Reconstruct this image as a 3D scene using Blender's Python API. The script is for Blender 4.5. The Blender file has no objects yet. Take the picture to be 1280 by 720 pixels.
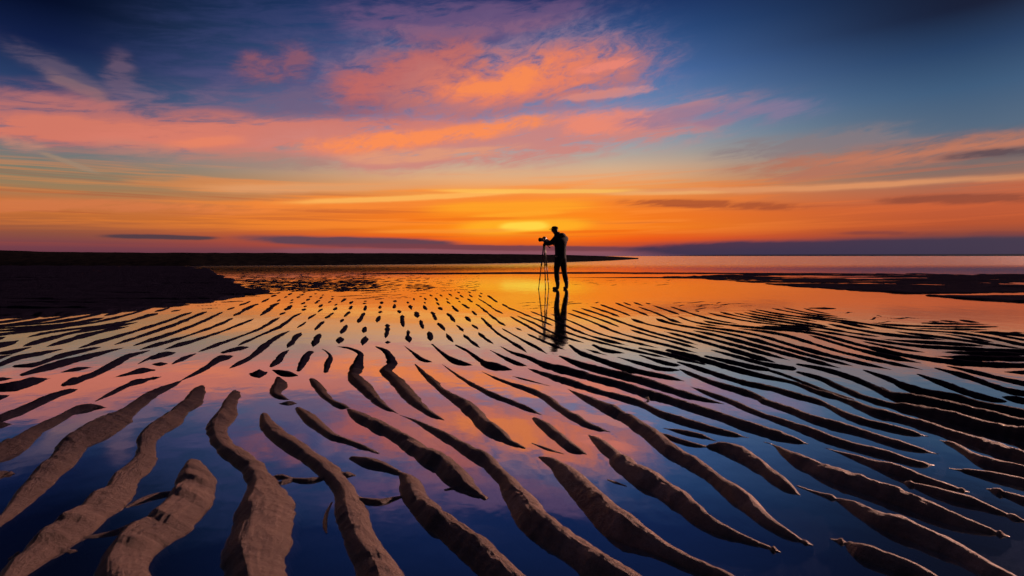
import bpy, bmesh, math, random
import numpy as np
from mathutils import Vector, Matrix

random.seed(7); rng = np.random.default_rng(11)
scene = bpy.context.scene
col = scene.collection
F = 640.0; H0 = 0.93; HOR = 320.0           # focal length in photo pixels, eye height in metres, horizon row

def lin(c):
    return tuple(((v/255)/12.92 if v/255 <= .04045 else ((v/255+.055)/1.055)**2.4) for v in c)
def at(px, py):                              # photo pixel -> point on the waterline plane
    d = H0*F/(py-HOR); return ((px-640)/F*d, d)
def tag(o, label=None, cat=None, group=None, kind=None):
    if label: o['label'] = label
    if cat: o['category'] = cat
    if group: o['group'] = group
    if kind: o['kind'] = kind
    return o
def new_obj(name, me, mat=None, parent=None):
    o = bpy.data.objects.new(name, me); col.objects.link(o)
    if mat: me.materials.append(mat)
    if parent: o.parent = parent
    return o

# ------------------------------------------------------------------ node helper
class N:
    """a float or vector socket with arithmetic"""
    def __init__(s, g, sock): s.g = g; s.s = sock
    def _m(s, op, *a, clamp=False):
        return s.g.math(op, s, *a, clamp=clamp)
    def __add__(s, o): return s._m('ADD', o)
    __radd__ = __add__
    def __sub__(s, o): return s._m('SUBTRACT', o)
    def __rsub__(s, o): return s.g.math('SUBTRACT', o, s)
    def __mul__(s, o): return s._m('MULTIPLY', o)
    __rmul__ = __mul__
    def __truediv__(s, o): return s._m('DIVIDE', o)
    def __pow__(s, o): return s._m('POWER', o)
class G:
    def __init__(s, tree): s.t = tree; s.n = tree.nodes; s.l = tree.links
    def put(s, sock, v):
        if isinstance(v, N): s.l.new(v.s, sock)
        elif isinstance(v, (tuple, list)) and len(v) == 3 and sock.type == 'RGBA': sock.default_value = (*v, 1)
        else: sock.default_value = v
    def math(s, op, *a, clamp=False):
        n = s.n.new('ShaderNodeMath'); n.operation = op; n.use_clamp = clamp
        for i, v in enumerate(a): s.put(n.inputs[i], v)
        return N(s, n.outputs[0])
    def vec(s, x, y, z=0.0):
        n = s.n.new('ShaderNodeCombineXYZ')
        for i, v in enumerate((x, y, z)): s.put(n.inputs[i], v)
        return N(s, n.outputs[0])
    def sep(s, v):
        n = s.n.new('ShaderNodeSeparateXYZ'); s.put(n.inputs[0], v); return [N(s, o) for o in n.outputs]
    def noise(s, v, scale=1.0, detail=4, rough=.55, dist=0.0):
        n = s.n.new('ShaderNodeTexNoise'); s.put(n.inputs['Vector'], v)
        n.inputs['Scale'].default_value = scale; n.inputs['Detail'].default_value = detail
        n.inputs['Roughness'].default_value = rough; n.inputs['Distortion'].default_value = dist
        return N(s, n.outputs['Fac'])
    def ss(s, v, a, b, x=0.0, y=1.0):
        n = s.n.new('ShaderNodeMapRange'); n.interpolation_type = 'SMOOTHSTEP'
        s.put(n.inputs[0], v); n.inputs[1].default_value = a; n.inputs[2].default_value = b
        n.inputs[3].default_value = x; n.inputs[4].default_value = y
        return N(s, n.outputs[0])
    def mix(s, f, a, b, mode='MIX'):
        n = s.n.new('ShaderNodeMix'); n.data_type = 'RGBA'; n.blend_type = mode; n.clamp_factor = True
        s.put(n.inputs[0], f); s.put(n.inputs[6], a); s.put(n.inputs[7], b); return N(s, n.outputs[2])
    def ramp(s, f, pts, interp='LINEAR'):
        n = s.n.new('ShaderNodeValToRGB'); cr = n.color_ramp; cr.interpolation = interp
        while len(cr.elements) < len(pts): cr.elements.new(.5)
        for e, (p, c) in zip(cr.elements, pts): e.position = p; e.color = (*c, 1)
        s.put(n.inputs[0], f); return N(s, n.outputs[0])

# ------------------------------------------------------------------ world: dusk sky
KEY_EL = 18.5; KEY_AZ = 56.0      # added key light from the front right, out of frame, apart from the sunset
def ang(px, py):                   # photo pixel of the sky -> azimuth, elevation (radians)
    az = math.atan((px-640)/F); el = math.atan((HOR-py)/F*math.cos(az)); return az, el

def build_world():
    w = bpy.data.worlds.new('World'); scene.world = w; w.use_nodes = True
    g = G(w.node_tree); g.n.clear()
    out = g.n.new('ShaderNodeOutputWorld'); bg = g.n.new('ShaderNodeBackground')
    g.l.new(bg.outputs[0], out.inputs[0])
    tc = g.n.new('ShaderNodeTexCoord'); d = N(g, tc.outputs['Generated'])
    x, y, z = g.sep(d)
    az = g.math('ARCTAN2', x, y); el = g.math('ARCSINE', z)
    # base gradients by elevation at three azimuths (rows of the photo -> elevation / 60 deg)
    TOP = math.radians(60)
    def grad(rows, pxc):
        pts = []
        for py, c in rows:
            pts.append((max(0.0, min(1.0, ang(pxc, py)[1]/TOP)) if py > -900 else 1.0, lin(c)))
        return g.ramp(el/TOP, sorted(pts, key=lambda t: t[0]))
    cen = grad([(320,(112,74,92)),(313,(140,72,74)),(307,(206,78,36)),(299,(242,90,14)),(286,(250,128,20)),(272,(248,122,22)),(254,(246,130,40)),(240,(244,152,70)),(226,(232,170,118)),
                (212,(212,174,140)),(198,(182,168,154)),(180,(146,160,172)),(150,(112,142,182)),(100,(76,112,168)),(50,(46,80,134)),(0,(24,46,98)),(-60,(20,38,84)),(-120,(18,30,66))], 640)
    lef = grad([(320,(100,54,72)),(305,(122,64,72)),(292,(142,80,62)),(270,(190,106,52)),(252,(190,114,66)),(236,(156,124,88)),(215,(124,122,104)),(195,(108,118,118)),
                (165,(84,98,128)),(120,(44,66,108)),(60,(16,30,70)),(10,(3,10,38)),(-60,(4,8,30))], 100)
    rig = grad([(320,(44,40,62)),(301,(66,50,74)),(294,(130,62,56)),(280,(180,78,44)),(255,(192,88,52)),(232,(170,102,78)),(215,(132,106,98)),(195,(98,100,106)),
                (160,(80,102,126)),(110,(56,88,122)),(60,(30,60,98)),(10,(7,21,50)),(-60,(6,14,38))], 1200)
    wl = g.ss(az, ang(560,0)[0], ang(20,0)[0]-.03)      # smoothstep runs either way
    wl = g.ss(az*-1.0, -ang(600,0)[0], -ang(40,0)[0]); wr = g.ss(az, ang(730,0)[0], ang(1240,0)[0])
    c = g.mix(wl, cen, lef); c = g.mix(wr, c, rig)
    # directions used for the cloud textures
    warp1 = g.noise(g.vec(az*5, el*12, 1.7), 1, 5, .6) - .5
    warp2 = g.noise(g.vec(az*5, el*12, 8.3), 1, 5, .6) - .5
    fine = g.noise(g.vec(az*9 + el*4, el*46 - az*7, 3.1), 1, 6, .62, .6)
    puff = g.noise(g.vec(az*14 + 2, el*34 - az*6, 5.5), 1, 7, .6, .9)
    fine2 = g.noise(g.vec(az*16 + el*8, el*90 - az*15, 6.1), 1, 5, .6, .5)
    fine = g.ss(fine*.7 + fine2*.3, .31, .69)
    puff2 = g.noise(g.vec(az*34, el*80 - az*12, 4.2), 1, 6, .62, 1.2)
    puff = g.ss(puff*.68 + puff2*.32, .26, .74)
    streak = g.noise(g.vec(az*3.2, el*95 - az*3.0, 0.4), 1, 5, .55, .3)
    streak2 = g.noise(g.vec(az*2.2 + 7, el*150, 2.4), 1, 4, .55)
    def band(p, q, width, colr, amt=1.0, wob=.04, tex=fine, lo=.04, hi=.95, tx=.9, p2=1.0):
        a0, e0 = ang(*p); a1, e1 = ang(*q)
        ca, ce = (a0+a1)/2, (e0+e1)/2; L = math.hypot(a1-a0, e1-e0)/2; th = math.atan2(e1-e0, a1-a0)
        W = width/F*math.cos(ca)
        da = az + warp1*wob - ca; de = el + warp2*(wob*.6) - ce
        al = (da*math.cos(th) + de*math.sin(th))/L
        ac = (de*math.cos(th) - da*math.sin(th))/W
        r = al*al*al*al*.7 + ac*ac
        m = g.math('EXPONENT', r*-1.0)
        f = m*(tex*tx*1.7 + (1-tx*.85))
        return g.ss(f, lo, hi)*amt, colr
    def add(c, b): return g.mix(b[0], c, lin(b[1]))
    # low streaky orange deck
    sm = g.ss(streak, .46, .62)*g.ss(el, ang(640,300)[1], ang(640,285)[1])*g.ss(el*-1.0, -ang(640,205)[1], -ang(640,240)[1])
    c = g.mix(sm*.55*(g.ss(az*az, .0, .5, 1.0, .55)), c, g.mix(wr, lin((255,140,46)), lin((216,98,50))))
    sd = g.ss(streak2, .55, .68)*g.ss(el, ang(640,316)[1], ang(640,300)[1])*g.ss(el*-1.0, -ang(640,225)[1], -ang(640,262)[1])
    c = g.mix(sd*.35, c, lin((170,74,46)))
    for b in [
        # mauve veil high up
        band((210,70),(620,30), 60, (54,62,108), .5, .12),
        band((280,110),(700,60), 52, (86,82,126), .6, .12),
        band((420,120),(800,90), 60, (132,124,158), .75, .12, puff),
        band((120,150),(420,130), 34, (118,98,126), .7, .10),
        band((440,26),(720,16), 22, (112,84,124), .7, .10),
        band((480,40),(700,30), 9, (140,98,126), .6, .07, puff),
        # left wisps
        band((20,55),(150,140), 15, (110,92,112), .55, .07),
        band((60,92),(135,128), 7, (150,112,112), .45, .05),
        band((138,112),(168,72), 16, (130,100,118), .45, .09, fine),
        band((160,110),(215,158), 24, (120,98,120), .6, .07),
        # long pink band
        band((-60,145),(300,168), 28, (182,110,108), .95, .06, fine, .02, .65),
        band((-60,150),(270,172), 15, (212,120,100), .9, .05, fine, .04, .75),
        band((170,176),(560,160), 19, (216,124,106), .88, .06, fine, .02, .55),
        band((210,181),(300,176), 6, (234,132,98), .8, .04),
        band((360,186),(880,148), 24, (208,130,120), .85, .07, fine, .02, .75),
        band((400,182),(680,150), 12, (252,142,84), .95, .05, puff, .1, 1.0),
        band((700,156),(840,150), 13, (240,138,110), .8, .05, puff, .1, .9),
        band((430,196),(640,186), 7, (232,160,118), .6, .04),
        # bright orange cloud
        band((400,118),(600,72), 34, (158,92,102), .75, .12, puff, .06, .9),
        band((420,108),(600,66), 20, (200,104,94), .75, .13, puff, .06, 1.15),
        band((500,112),(800,80), 34, (188,114,112), .75, .12, puff, .06, .8),
        band((545,106),(770,80), 22, (236,128,94), .9, .13, puff, .05, 1.15),
        band((565,104),(690,86), 13, (250,140,80), .8, .13, puff, .12, 1.15),
        band((700,122),(815,112), 6, (232,146,126), .5, .06, puff, .15, .9),
        band((720,92),(790,78), 5, (236,134,116), .8, .06, puff, .15, .9),
        band((290,84),(380,62), 15, (160,92,98), .6, .14, puff, .1, 1.1),
        # faint right wisps
        band((780,150),(1010,136), 13, (134,118,150), .7, .05),
        band((900,192),(1140,170), 14, (136,120,124), .7, .05),
        band((920,216),(1330,170), 15, (180,114,92), .9, .04),
        band((1020,204),(1330,172), 6, (196,120,92), .6, .03),
        band((700,238),(1330,218), 4, (224,150,100), .8, .025, streak),
        band((760,242),(900,240), 2.5, (238,176,110), .6, .015, streak),
        band((1180,197),(1340,185), 6, (86,70,80), .9, .03),
        band((1110,250),(1340,247), 6, (136,66,50), .75, .02),
        band((780,253),(1000,256), 5, (160,74,44), .75, .02),
        band((1060,291),(1330,293), 3, (126,58,58), .7, .01),
        # left lower wisps
        band((50,190),(118,216), 3.0, (160,134,112), .7, .02),
        band((-10,172),(60,186), 8, (190,136,116), .7, .04),
        band((140,190),(420,205), 12, (150,130,120), .5, .05),
        band((270,236),(560,228), 6, (224,160,110), .7, .03, streak),
        band((-60,258),(330,258), 8, (214,120,72), .7, .03),
        band((240,256),(640,246), 8, (248,136,52), .6, .03),
        # the glow over the sunken sun
        band((540,280),(770,278), 24, (255,142,24), .55, .01, fine, .0, .9, .15),
        band((380,252),(640,240), 3.5, (255,190,96), .7, .02, streak, .04, .8),
        band((560,238),(780,238), 2.6, (255,196,90), .7, .012, streak, .04, .7, .4),
        band((540,262),(740,256), 8, (255,164,36), .8, .02, streak, .04, .9),
        band((590,272),(700,266), 4, (255,172,40), .6, .015, streak, .04, .9),
        band((580,285),(730,281), 9, (255,176,34), .85, .014, streak, .04, .8, .5),
        band((628,284),(682,282), 5, (255,214,70), .95, .010, streak, .04, .7, .4),
        band((470,290),(640,288), 3, (250,150,50), .6, .012, streak),
        band((500,275),(640,273), 2, (240,110,20), .6, .012, streak2),
        band((650,291),(800,288), 2, (240,104,16), .7, .012, streak2),
        # low grey stripes on the horizon
        band((138,295),(262,297), 2.6, (78,58,68), .95, .01, fine, .04, .6, .3),
        band((320,298),(560,305), 5, (88,64,80), .95, .01, fine, .04, .6, .3),
        band((380,314),(800,316), 5, (140,84,98), .8, .01, fine, .04, .8, .3),
        band((430,307),(800,311), 3, (116,62,72), .95, .01, fine, .04, .6, .3),
        band((830,312),(1500,306), 10, (54,46,74), .92, .01, fine, .04, .5, .3),
        band((880,320.4),(1500,320.2), 1.8, (20,22,36), .9, .0, fine, .02, .3, .1),
    ]: c = add(c, b)
    # sky out of frame: blue overhead, dark behind, pink patch added to light ridges
    over = g.ss(el, math.radians(33), math.radians(43)); side = g.ss(az, math.radians(46.5), math.radians(50))
    c = g.mix(over, c, (.022,.030,.075))
    ga, ge = math.radians(52), math.radians(34)
    dot = x*(math.sin(ga)*math.cos(ge)) + y*(math.cos(ga)*math.cos(ge)) + z*math.sin(ge)
    lit = g.ss(dot, .962, .995)*g.math('MAXIMUM', over, side)*(g.noise(g.vec(x*2, y*2, z*2), 1.8, 4)*1.2 + .4)
    c = g.mix(lit, c, (1.2,.62,.46))
    behind = g.ss(y*-1.0, -.35, .35)*g.ss(el*-1.0, -math.radians(75), -math.radians(45))
    c = g.mix(behind, c, g.ramp(el/TOP, [(0,(.006,.007,.014)),(.2,(.010,.010,.020)),(.6,(.008,.012,.028)),(1,(.016,.018,.036))]))
    # physical sky turned to the off-frame key light, added faintly under the cloud light
    sky = g.n.new('ShaderNodeTexSky'); sky.sky_type = 'NISHITA'; sky.sun_disc = False
    sky.sun_elevation = math.radians(KEY_EL); sky.sun_rotation = math.radians(KEY_AZ)
    g.l.new(tc.outputs['Generated'], sky.inputs[0])
    # both parts go through one Background of strength 0.1
    c = g.mix(1.0, g.mix(1.0, c, (10.0,)*3, 'MULTIPLY'), g.mix(1.0, N(g, sky.outputs[0]), (.006,)*3, 'MULTIPLY'), 'ADD')
    g.put(bg.inputs[0], c); bg.inputs[1].default_value = 0.1
build_world()
scene.world.cycles.sampling_method = 'MANUAL'; scene.world.cycles.sample_map_resolution = 256

key_light = bpy.data.lights.new('key_light', 'SUN'); key_light.energy = 5.0; key_light.angle = math.radians(2.5); key_light.color = (1, .51, .38)  # key light added to shape the ridges, away from the sunset glow
so = bpy.data.objects.new('key_light', key_light); col.objects.link(so)
_e, _a = math.radians(KEY_EL), math.radians(KEY_AZ)
so.rotation_euler = Vector((math.sin(_a)*math.cos(_e), math.cos(_a)*math.cos(_e), math.sin(_e))).to_track_quat('Z', 'Y').to_euler()

cam = bpy.data.cameras.new('view_camera'); co = bpy.data.objects.new('view_camera', cam); col.objects.link(co)
co.location = (0, 0, H0); co.rotation_euler = (math.radians(90), 0, 0)
cam.sensor_width = 36; cam.lens = 18.0; cam.shift_y = -(360-HOR)/1280; cam.clip_start = .02; cam.clip_end = 30000
scene.camera = co
vs = scene.view_settings; vs.view_transform = 'Standard'; vs.look = 'None'; vs.gamma = 1; vs.exposure = 0; vs.use_curve_mapping = False
# ------------------------------------------------------------------ numpy noise
_P = rng.permutation(256); _P = np.concatenate([_P, _P, _P]); _V = rng.random(256)*2-1
def vnoise(x, y, seed=0):
    xi = np.floor(x).astype(int); yi = np.floor(y).astype(int); fx = x-xi; fy = y-yi
    fx = fx*fx*fx*(fx*(fx*6-15)+10); fy = fy*fy*fy*(fy*(fy*6-15)+10)
    def h(i, j): return _V[_P[(_P[(i+seed*17) & 255] + j) & 255]]
    a = h(xi, yi); b = h(xi+1, yi); c = h(xi, yi+1); d = h(xi+1, yi+1)
    return (a*(1-fx)+b*fx)*(1-fy) + (c*(1-fx)+d*fx)*fy
def fbm(x, y, oct=4, seed=0, gain=.5):
    s = 0; a = 1.0; t = 0
    for k in range(oct):
        s = s + a*vnoise(x*2**k+k*3.7, y*2**k-k*9.1, seed+k); t += a; a *= gain
    return s/t
def sstep(v, a, b):
    t = np.clip((v-a)/(b-a), 0, 1); return t*t*(3-2*t)

# ------------------------------------------------------------------ traced sand ridges (tile, points x y width)
TILES = {1:(0,430),2:(320,430),3:(640,430),4:(960,430),5:(0,570),6:(320,570),7:(640,570),8:(960,570)}
RAW = """
1 0,370,40 120,325,45 250,265,45 340,235,30 385,225,5
1 -80,590,100 0,540,110 100,490,90 200,420,70 300,370,50 380,330,45 460,315,40 530,318,5
1 910,180,5 860,205,30 760,250,50 660,320,70 560,390,110 450,450,130 370,500,130 320,560,140 230,650,140 170,720,130 100,800,90 40,860,60 0,890,50 -60,940,50
1 910,180,8 980,145,25 1050,105,35 1100,72,45 1150,60,15
1 1120,40,15 1190,22,25 1240,15,5
1 480,285,8 560,245,25 650,200,30 740,175,28 805,163,5
1 330,200,20 400,175,45 480,145,60 560,105,65 640,60,50 745,32,10
1 560,168,4 640,150,25 710,132,45 765,130,10
1 690,100,10 750,70,35 830,48,30 875,42,5
1 765,100,8 800,98,25 830,98,8
1 865,98,10 910,75,25 975,48,8
1 0,215,40 90,205,50 180,180,40 250,172,5
1 120,150,30 220,120,60 330,90,60 440,60,50 540,35,30 620,18,5
1 310,140,10 380,125,30 460,115,5
1 0,100,50 100,65,50 200,45,40 310,25,10
1 80,110,20 180,100,40 300,60,50 420,30,40 500,15,10
1 -60,60,10 0,45,30 70,35,40 150,15,15
1 -60,270,30 0,265,25 45,255,5
1 -60,410,40 0,405,35 60,400,5
1 -60,180,30 0,175,30 60,172,8
1 -100,700,30 -40,665,40 20,650,30 60,650,8
1 1010,208,20 985,240,80 960,290,85 900,330,85 850,380,100 790,420,110 740,470,110 730,520,110 720,580,110 630,670,140 590,740,150 500,810,180 400,890,180 280,970,180 180,1050,140 90,1130,110 20,1210,100 -40,1280,80
1 1180,240,50 1150,290,90 1130,350,110 1090,410,120 1100,480,110 1170,540,110 1250,600,120 1310,690,150 1330,760,220 1320,860,250 1300,960,270 1280,1060,280 1285,1160,290 1300,1260,300
5 965,30,70 970,100,170 965,180,200 900,270,200 800,360,220 690,440,230 630,530,260 620,640,300
5 640,252,8 680,236,12 740,212,15 800,197,15 865,187,12
5 390,408,6 440,405,10 520,395,14 600,378,16 700,330,20
5 60,510,10 110,492,20 200,480,40 300,470,40 375,478,10
6 70,108,8 130,100,16 180,114,14 250,120,18 330,112,10
6 100,140,5 140,130,12 190,118,10
6 490,200,10 560,222,18 630,225,18 715,205,10
6 950,168,8 1000,160,11 1060,185,12 1140,205,8
6 380,230,5 352,290,10 345,350,12 352,385,4
2 280,175,30 310,210,55 340,250,50 380,285,40 420,305,45 470,320,5
2 465,325,20 510,355,75 600,400,80 700,450,85 790,510,100 860,560,110 940,600,110 1010,670,130 1070,720,90 1145,768,15
2 210,320,30 250,350,75 310,405,75 380,455,55 450,480,38 540,515,35 610,545,15
2 480,570,25 560,590,60 640,612,50 720,647,30
6 725,85,30 765,120,100 775,160,125 805,210,130 860,270,145 940,340,160 1040,420,180 1140,500,190 1240,590,200 1330,680,220
2 40,350,40 60,400,90 110,450,100 180,500,100 250,550,100 330,600,105 390,660,100 440,730,110 460,790,130 480,860,170 505,940,175 535,1010,175 580,1070,215 620,1150,240 650,1240,250
6 380,70,20 430,85,25 495,97,5
2 110,165,20 120,200,70 100,245,60 140,270,25 165,278,5
2 120,297,8 165,295,25 205,297,5
2 -25,148,10 15,145,42 48,143,10
2 88,130,10 150,143,40 208,158,8
2 80,110,20 105,85,50 135,48,28 165,28,5
2 215,130,30 240,80,50 262,45,35 280,35,8
2 350,138,25 362,90,35 372,60,22 350,35,12 330,25,5
2 410,12,5 470,20,15 520,45,30 512,80,50 500,125,70 490,160,70 540,210,75 590,265,60 640,310,35 710,348,4
2 720,355,4 790,380,18 860,415,35 960,465,55 1060,530,70 1150,580,80 1190,620,85 1260,690,100 1290,740,130 1340,790,150 1390,870,165 1480,950,175 1600,1030,175 1720,1110,175 1840,1190,180 1960,1270,180
2 600,12,8 650,35,30 680,90,60 650,130,60 690,170,70 740,220,80 780,270,80 830,315,50 880,350,35 940,380,8
2 795,100,10 840,145,30 890,190,45 930,230,35 1000,270,60 1060,310,80 1110,360,90 1160,410,95 1220,450,80 1270,490,40 1345,520,12
2 740,8,5 790,45,20 830,75,30 880,90,5
2 880,0,10 940,50,25 1000,85,35 1080,105,5
2 1000,5,10 1060,35,20 1130,85,30 1180,105,45 1275,128,8
2 1170,30,5 1240,65,20 1300,92,28 1355,110,5
2 930,100,5 1000,150,18 1080,200,25 1180,250,30 1280,290,30 1350,320,28 1430,355,5
2 1130,138,5 1200,170,15 1280,200,22 1360,225,30 1440,260,38 1520,320,50 1600,370,50 1680,410,35 1770,440,5
3 0,160,4 60,175,12 190,210,4
3 -60,10,5 0,40,20 80,65,25 160,100,40 280,130,40 420,170,38 540,200,35 660,240,40 780,275,38 900,315,42 1040,360,45 1160,400,45 1280,440,45 1380,470,40 1480,500,5
3 80,122,5 150,145,22 280,185,35 400,225,32 520,260,30 640,295,30 740,345,35 840,380,38 960,415,32 1080,445,25 1180,468,5
3 240,60,10 330,95,35 450,130,40 580,160,40 700,195,38 820,235,35 920,265,30 1060,300,5
3 290,5,15 340,40,30 420,70,30 540,110,35 660,140,28 780,165,22 860,185,5
3 410,5,15 470,30,25 560,45,5
3 530,65,6 640,95,20 740,120,22 830,130,8
3 640,55,8 720,80,18 800,100,18 840,105,5
3 280,225,5 360,265,35 460,310,60 560,360,70 640,410,80 720,470,90 800,530,90 880,580,90 960,630,90 1060,700,95 1150,770,100 1240,850,90 1280,885,80 1380,950,50 1495,1002,8
3 112,372,20 170,410,60 230,460,70 290,510,65 372,550,8
3 100,495,8 180,525,18 260,550,5
3 385,455,10 450,500,60 520,560,80 545,590,100 640,650,125 740,710,135 840,780,130 930,860,110 1030,920,80 1150,970,40 1280,1015,25 1340,1040,5
3 760,420,6 860,440,25 950,460,22 1020,485,6
3 700,430,8 800,470,30 900,500,25 1000,515,8
3 1000,515,30 1060,520,60 1160,560,80 1280,640,70 1360,700,70 1430,750,20
8 150,150,6 240,182,10 340,215,20 440,260,60 560,320,90 700,370,110 840,430,110 960,490,100 1080,560,90 1200,620,80 1320,690,80
7 140,5,15 220,40,70 280,90,120 350,160,140 430,240,160 520,330,170 620,400,140 740,460,110 860,520,90 980,570,80 1100,630,70 1200,700,70
7 480,118,5 520,132,9 570,150,4
3 780,30,15 880,55,28 1000,90,30 1120,125,30 1275,165,22
3 830,90,8 920,115,25 1040,155,28 1160,190,28 1280,217,28
3 840,125,8 900,150,22 1000,190,28 1120,225,30 1210,255,30 1270,285,30
3 890,212,5 980,245,22 1080,280,28 1180,325,30 1260,357,28
3 970,60,10 1080,85,25 1200,112,25 1275,126,14
3 1000,30,8 1100,55,20 1200,82,22 1300,105,22 1400,120,18
3 640,20,8 760,45,20 860,72,22 960,100,10
4 -20,490,5 30,505,12 100,550,50 180,590,70 280,640,80 420,690,90 560,740,90 700,790,90 840,850,80 980,900,60 1100,935,35 1200,960,5
4 -20,285,30 100,325,35 220,370,40 340,405,40 460,440,38 580,480,35 700,515,30 850,550,5
4 -30,355,25 80,390,30 220,440,38 340,485,40 460,520,40 600,555,40 740,595,35 830,605,6
4 290,520,4 400,555,22 520,595,40 660,640,60 780,680,50 880,710,40 1000,738,5
8 670,128,4 780,160,35 900,200,50 1020,230,50 1140,275,30 1290,328,8
8 900,60,5 1020,80,25 1140,105,45 1280,140,55 1400,170,50 1600,220,50
8 1100,165,5 1200,195,25 1290,225,40 1400,260,40 1600,310,50
8 320,415,6 400,440,30 470,480,90 600,530,100 740,580,90 860,640,80
4 860,480,5 940,510,30 1040,570,50 1160,610,60 1300,650,70 1450,690,60
4 0,215,25 120,250,28 260,290,28 360,340,35 460,380,35 580,410,32 700,440,25 800,462,5
4 0,165,20 120,190,20 240,235,25 340,265,25 440,300,35 540,340,45 660,370,40 800,410,50 920,450,55 1040,490,65 1160,530,70 1300,580,70 1450,640,70
4 -10,125,12 100,160,20 200,200,22 300,240,20 430,275,8
4 150,140,10 260,170,25 360,215,30 480,265,30 600,300,30 740,330,45 900,370,55 1060,410,60 1300,470,70 1500,520,70
4 150,100,10 280,125,20 400,160,30 520,210,35 640,260,45 800,290,50 960,320,50 1120,360,50 1300,400,50 1500,450,50
4 480,130,8 600,170,30 700,215,40 820,245,35 960,270,35 1100,310,35 1300,350,35 1500,390,35
4 750,150,8 860,190,30 980,235,35 1100,270,25 1180,285,10
4 840,120,8 960,150,25 1080,190,25 1200,230,25 1350,255,25
4 1180,265,8 1240,275,25 1330,290,30
4 900,110,6 1040,140,20 1160,170,20 1300,200,22
"""
ridges = []      # each: (N,3) ground x, y, full ground width
def dens(p, step=.6):
    out = [p[0]]
    for a, b in zip(p[:-1], p[1:]): out += [a+(b-a)*t for t in (.25,.5,.75,1)]
    return np.array(out)
def catmull(P, n=5):
    P = np.vstack([2*P[0]-P[1], P, 2*P[-1]-P[-2]]); out = []
    for i in range(1, len(P)-2):
        for t in np.arange(n)/n:
            a, b, c, d = P[i-1], P[i], P[i+1], P[i+2]
            out.append(.5*((2*b)+(-a+c)*t+(2*a-5*b+4*c-d)*t*t+(-a+3*b-3*c+d)*t**3))
    out.append(P[-2]); o = np.array(out); o[:, 2] = np.maximum(o[:, 2], 1.0); return o
HW = .25                                    # crest height as a share of the width
for ln in RAW.strip().splitlines():
    t, *pts = ln.split(); ox, oy = TILES[int(t)]
    P = catmull(np.array([[float(v) for v in p.split(',')] for p in pts]))
    X = ox+P[:, 0]/4; Y = oy+P[:, 1]/4; W = P[:, 2]/4
    T = np.gradient(np.c_[X, Y], axis=0); T /= np.maximum(np.linalg.norm(T, axis=1, keepdims=True), 1e-6)
    Nn = np.c_[-T[:, 1], T[:, 0]]; D = np.maximum(Y-HOR, 8); e = .5
    A = np.c_[(X-640)/D*H0, H0*F/D]
    X2 = X+Nn[:, 0]*e; D2 = np.maximum(Y+Nn[:, 1]*e-HOR, 8)
    B = np.c_[(X2-640)/D2*H0, H0*F/D2]
    Tg = np.gradient(A, axis=0); Tg /= np.maximum(np.linalg.norm(Tg, axis=1, keepdims=True), 1e-9)
    Ng = np.c_[-Tg[:, 1], Tg[:, 0]]
    gpp = np.abs(((B-A)*Ng).sum(1))/e       # ground metres (across) per photo pixel (across)
    w = W/(1/np.maximum(gpp, 1e-6) + 1.0*HW*D/H0*np.abs(Nn[:, 1]))
    w = w*np.interp(Y, [470,560,640], [1.0,1.03,1.08]); w = np.where((W < 5) & (Y > 590), w*2.0, w); w = w*np.where((X < 190) & (Y < 475), .62, 1.0); w = np.clip(w, .008, .23)
    # the crest stands above the water: move the foot down a little
    D = D + np.abs(Nn[:, 1])*0 + w*HW*D/H0*.25
    ridges.append(np.c_[(X-640)/D*H0, H0*F/D, w])
n_traced = len(ridges)

# ------------------------------------------------------------------ grown ridges for the mid distance and the margins
CELL = .3; hashg = {}
def hadd(x, y, rid): hashg.setdefault((int(x//CELL), int(y//CELL)), []).append((x, y, rid))
def near(x, y, r, rid=-1):
    i = int(x//CELL); j = int(y//CELL); k = int(r//CELL)+1
    for a in range(i-k, i+k+1):
        for b in range(j-k, j+k+1):
            for (qx, qy, q) in hashg.get((a, b), ()):
                if q != rid and (qx-x)**2+(qy-y)**2 < r*r: return True
    return False
for i, R in enumerate(ridges):
    for a, b in zip(R[:-1], R[1:]):
        L = math.hypot(*(b-a)[:2]); n = max(1, int(L/.05))
        for k in range(n): hadd(*(a+(b-a)*k/n)[:2], i)
AX = [-400, 0, 150, 300, 380, 430, 470, 500, 530, 560, 620, 700, 900, 1280, 1700]
AN = [-6, -9, -14, -24, -40, -58, -78, -96, -112, -128, -146, -158, -167, -174, -177]   # image angle of the ridges
def gdir(x, y):
    D = H0*F/y; px = 640+x/y*F; py = HOR+D
    px += 22*vnoise(np.array(x*.5), np.array(y*.35), 5)
    if py > 460:                             # nearer the fan opens up
        px = px
    kink = 26*max(0.0, 1-abs(px-480)/220)
    a = math.radians(np.interp(px, AX, AN)+8*vnoise(np.array(x*.9), np.array(y*.9), 9)+kink*vnoise(np.array(x*3.3), np.array(y*1.6), 19))
    s = 1.0 + max(0, (py-420))/160*.9
    dx, dy = math.cos(a), math.sin(a)*s*(1 if abs(math.degrees(a)) < 175 else .8)
    X2 = px+dx*.5-0; D2 = D+dy*.5
    gx = (X2-640)/D2*H0-(px-640)/D*H0; gy = H0*F/D2-H0*F/D
    L = math.hypot(gx, gy); return gx/L, gy/L
rr = random.Random(5)
seeds = []
for _ in range(60000):
    D = rr.uniform(46, 560) if rr.random() < .5 else rr.uniform(46, 130)
    y = H0*F/D; lim = 1.35 if y > 2.5 else 1.9
    seeds.append((rr.uniform(-lim, lim)*y, y))
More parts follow.
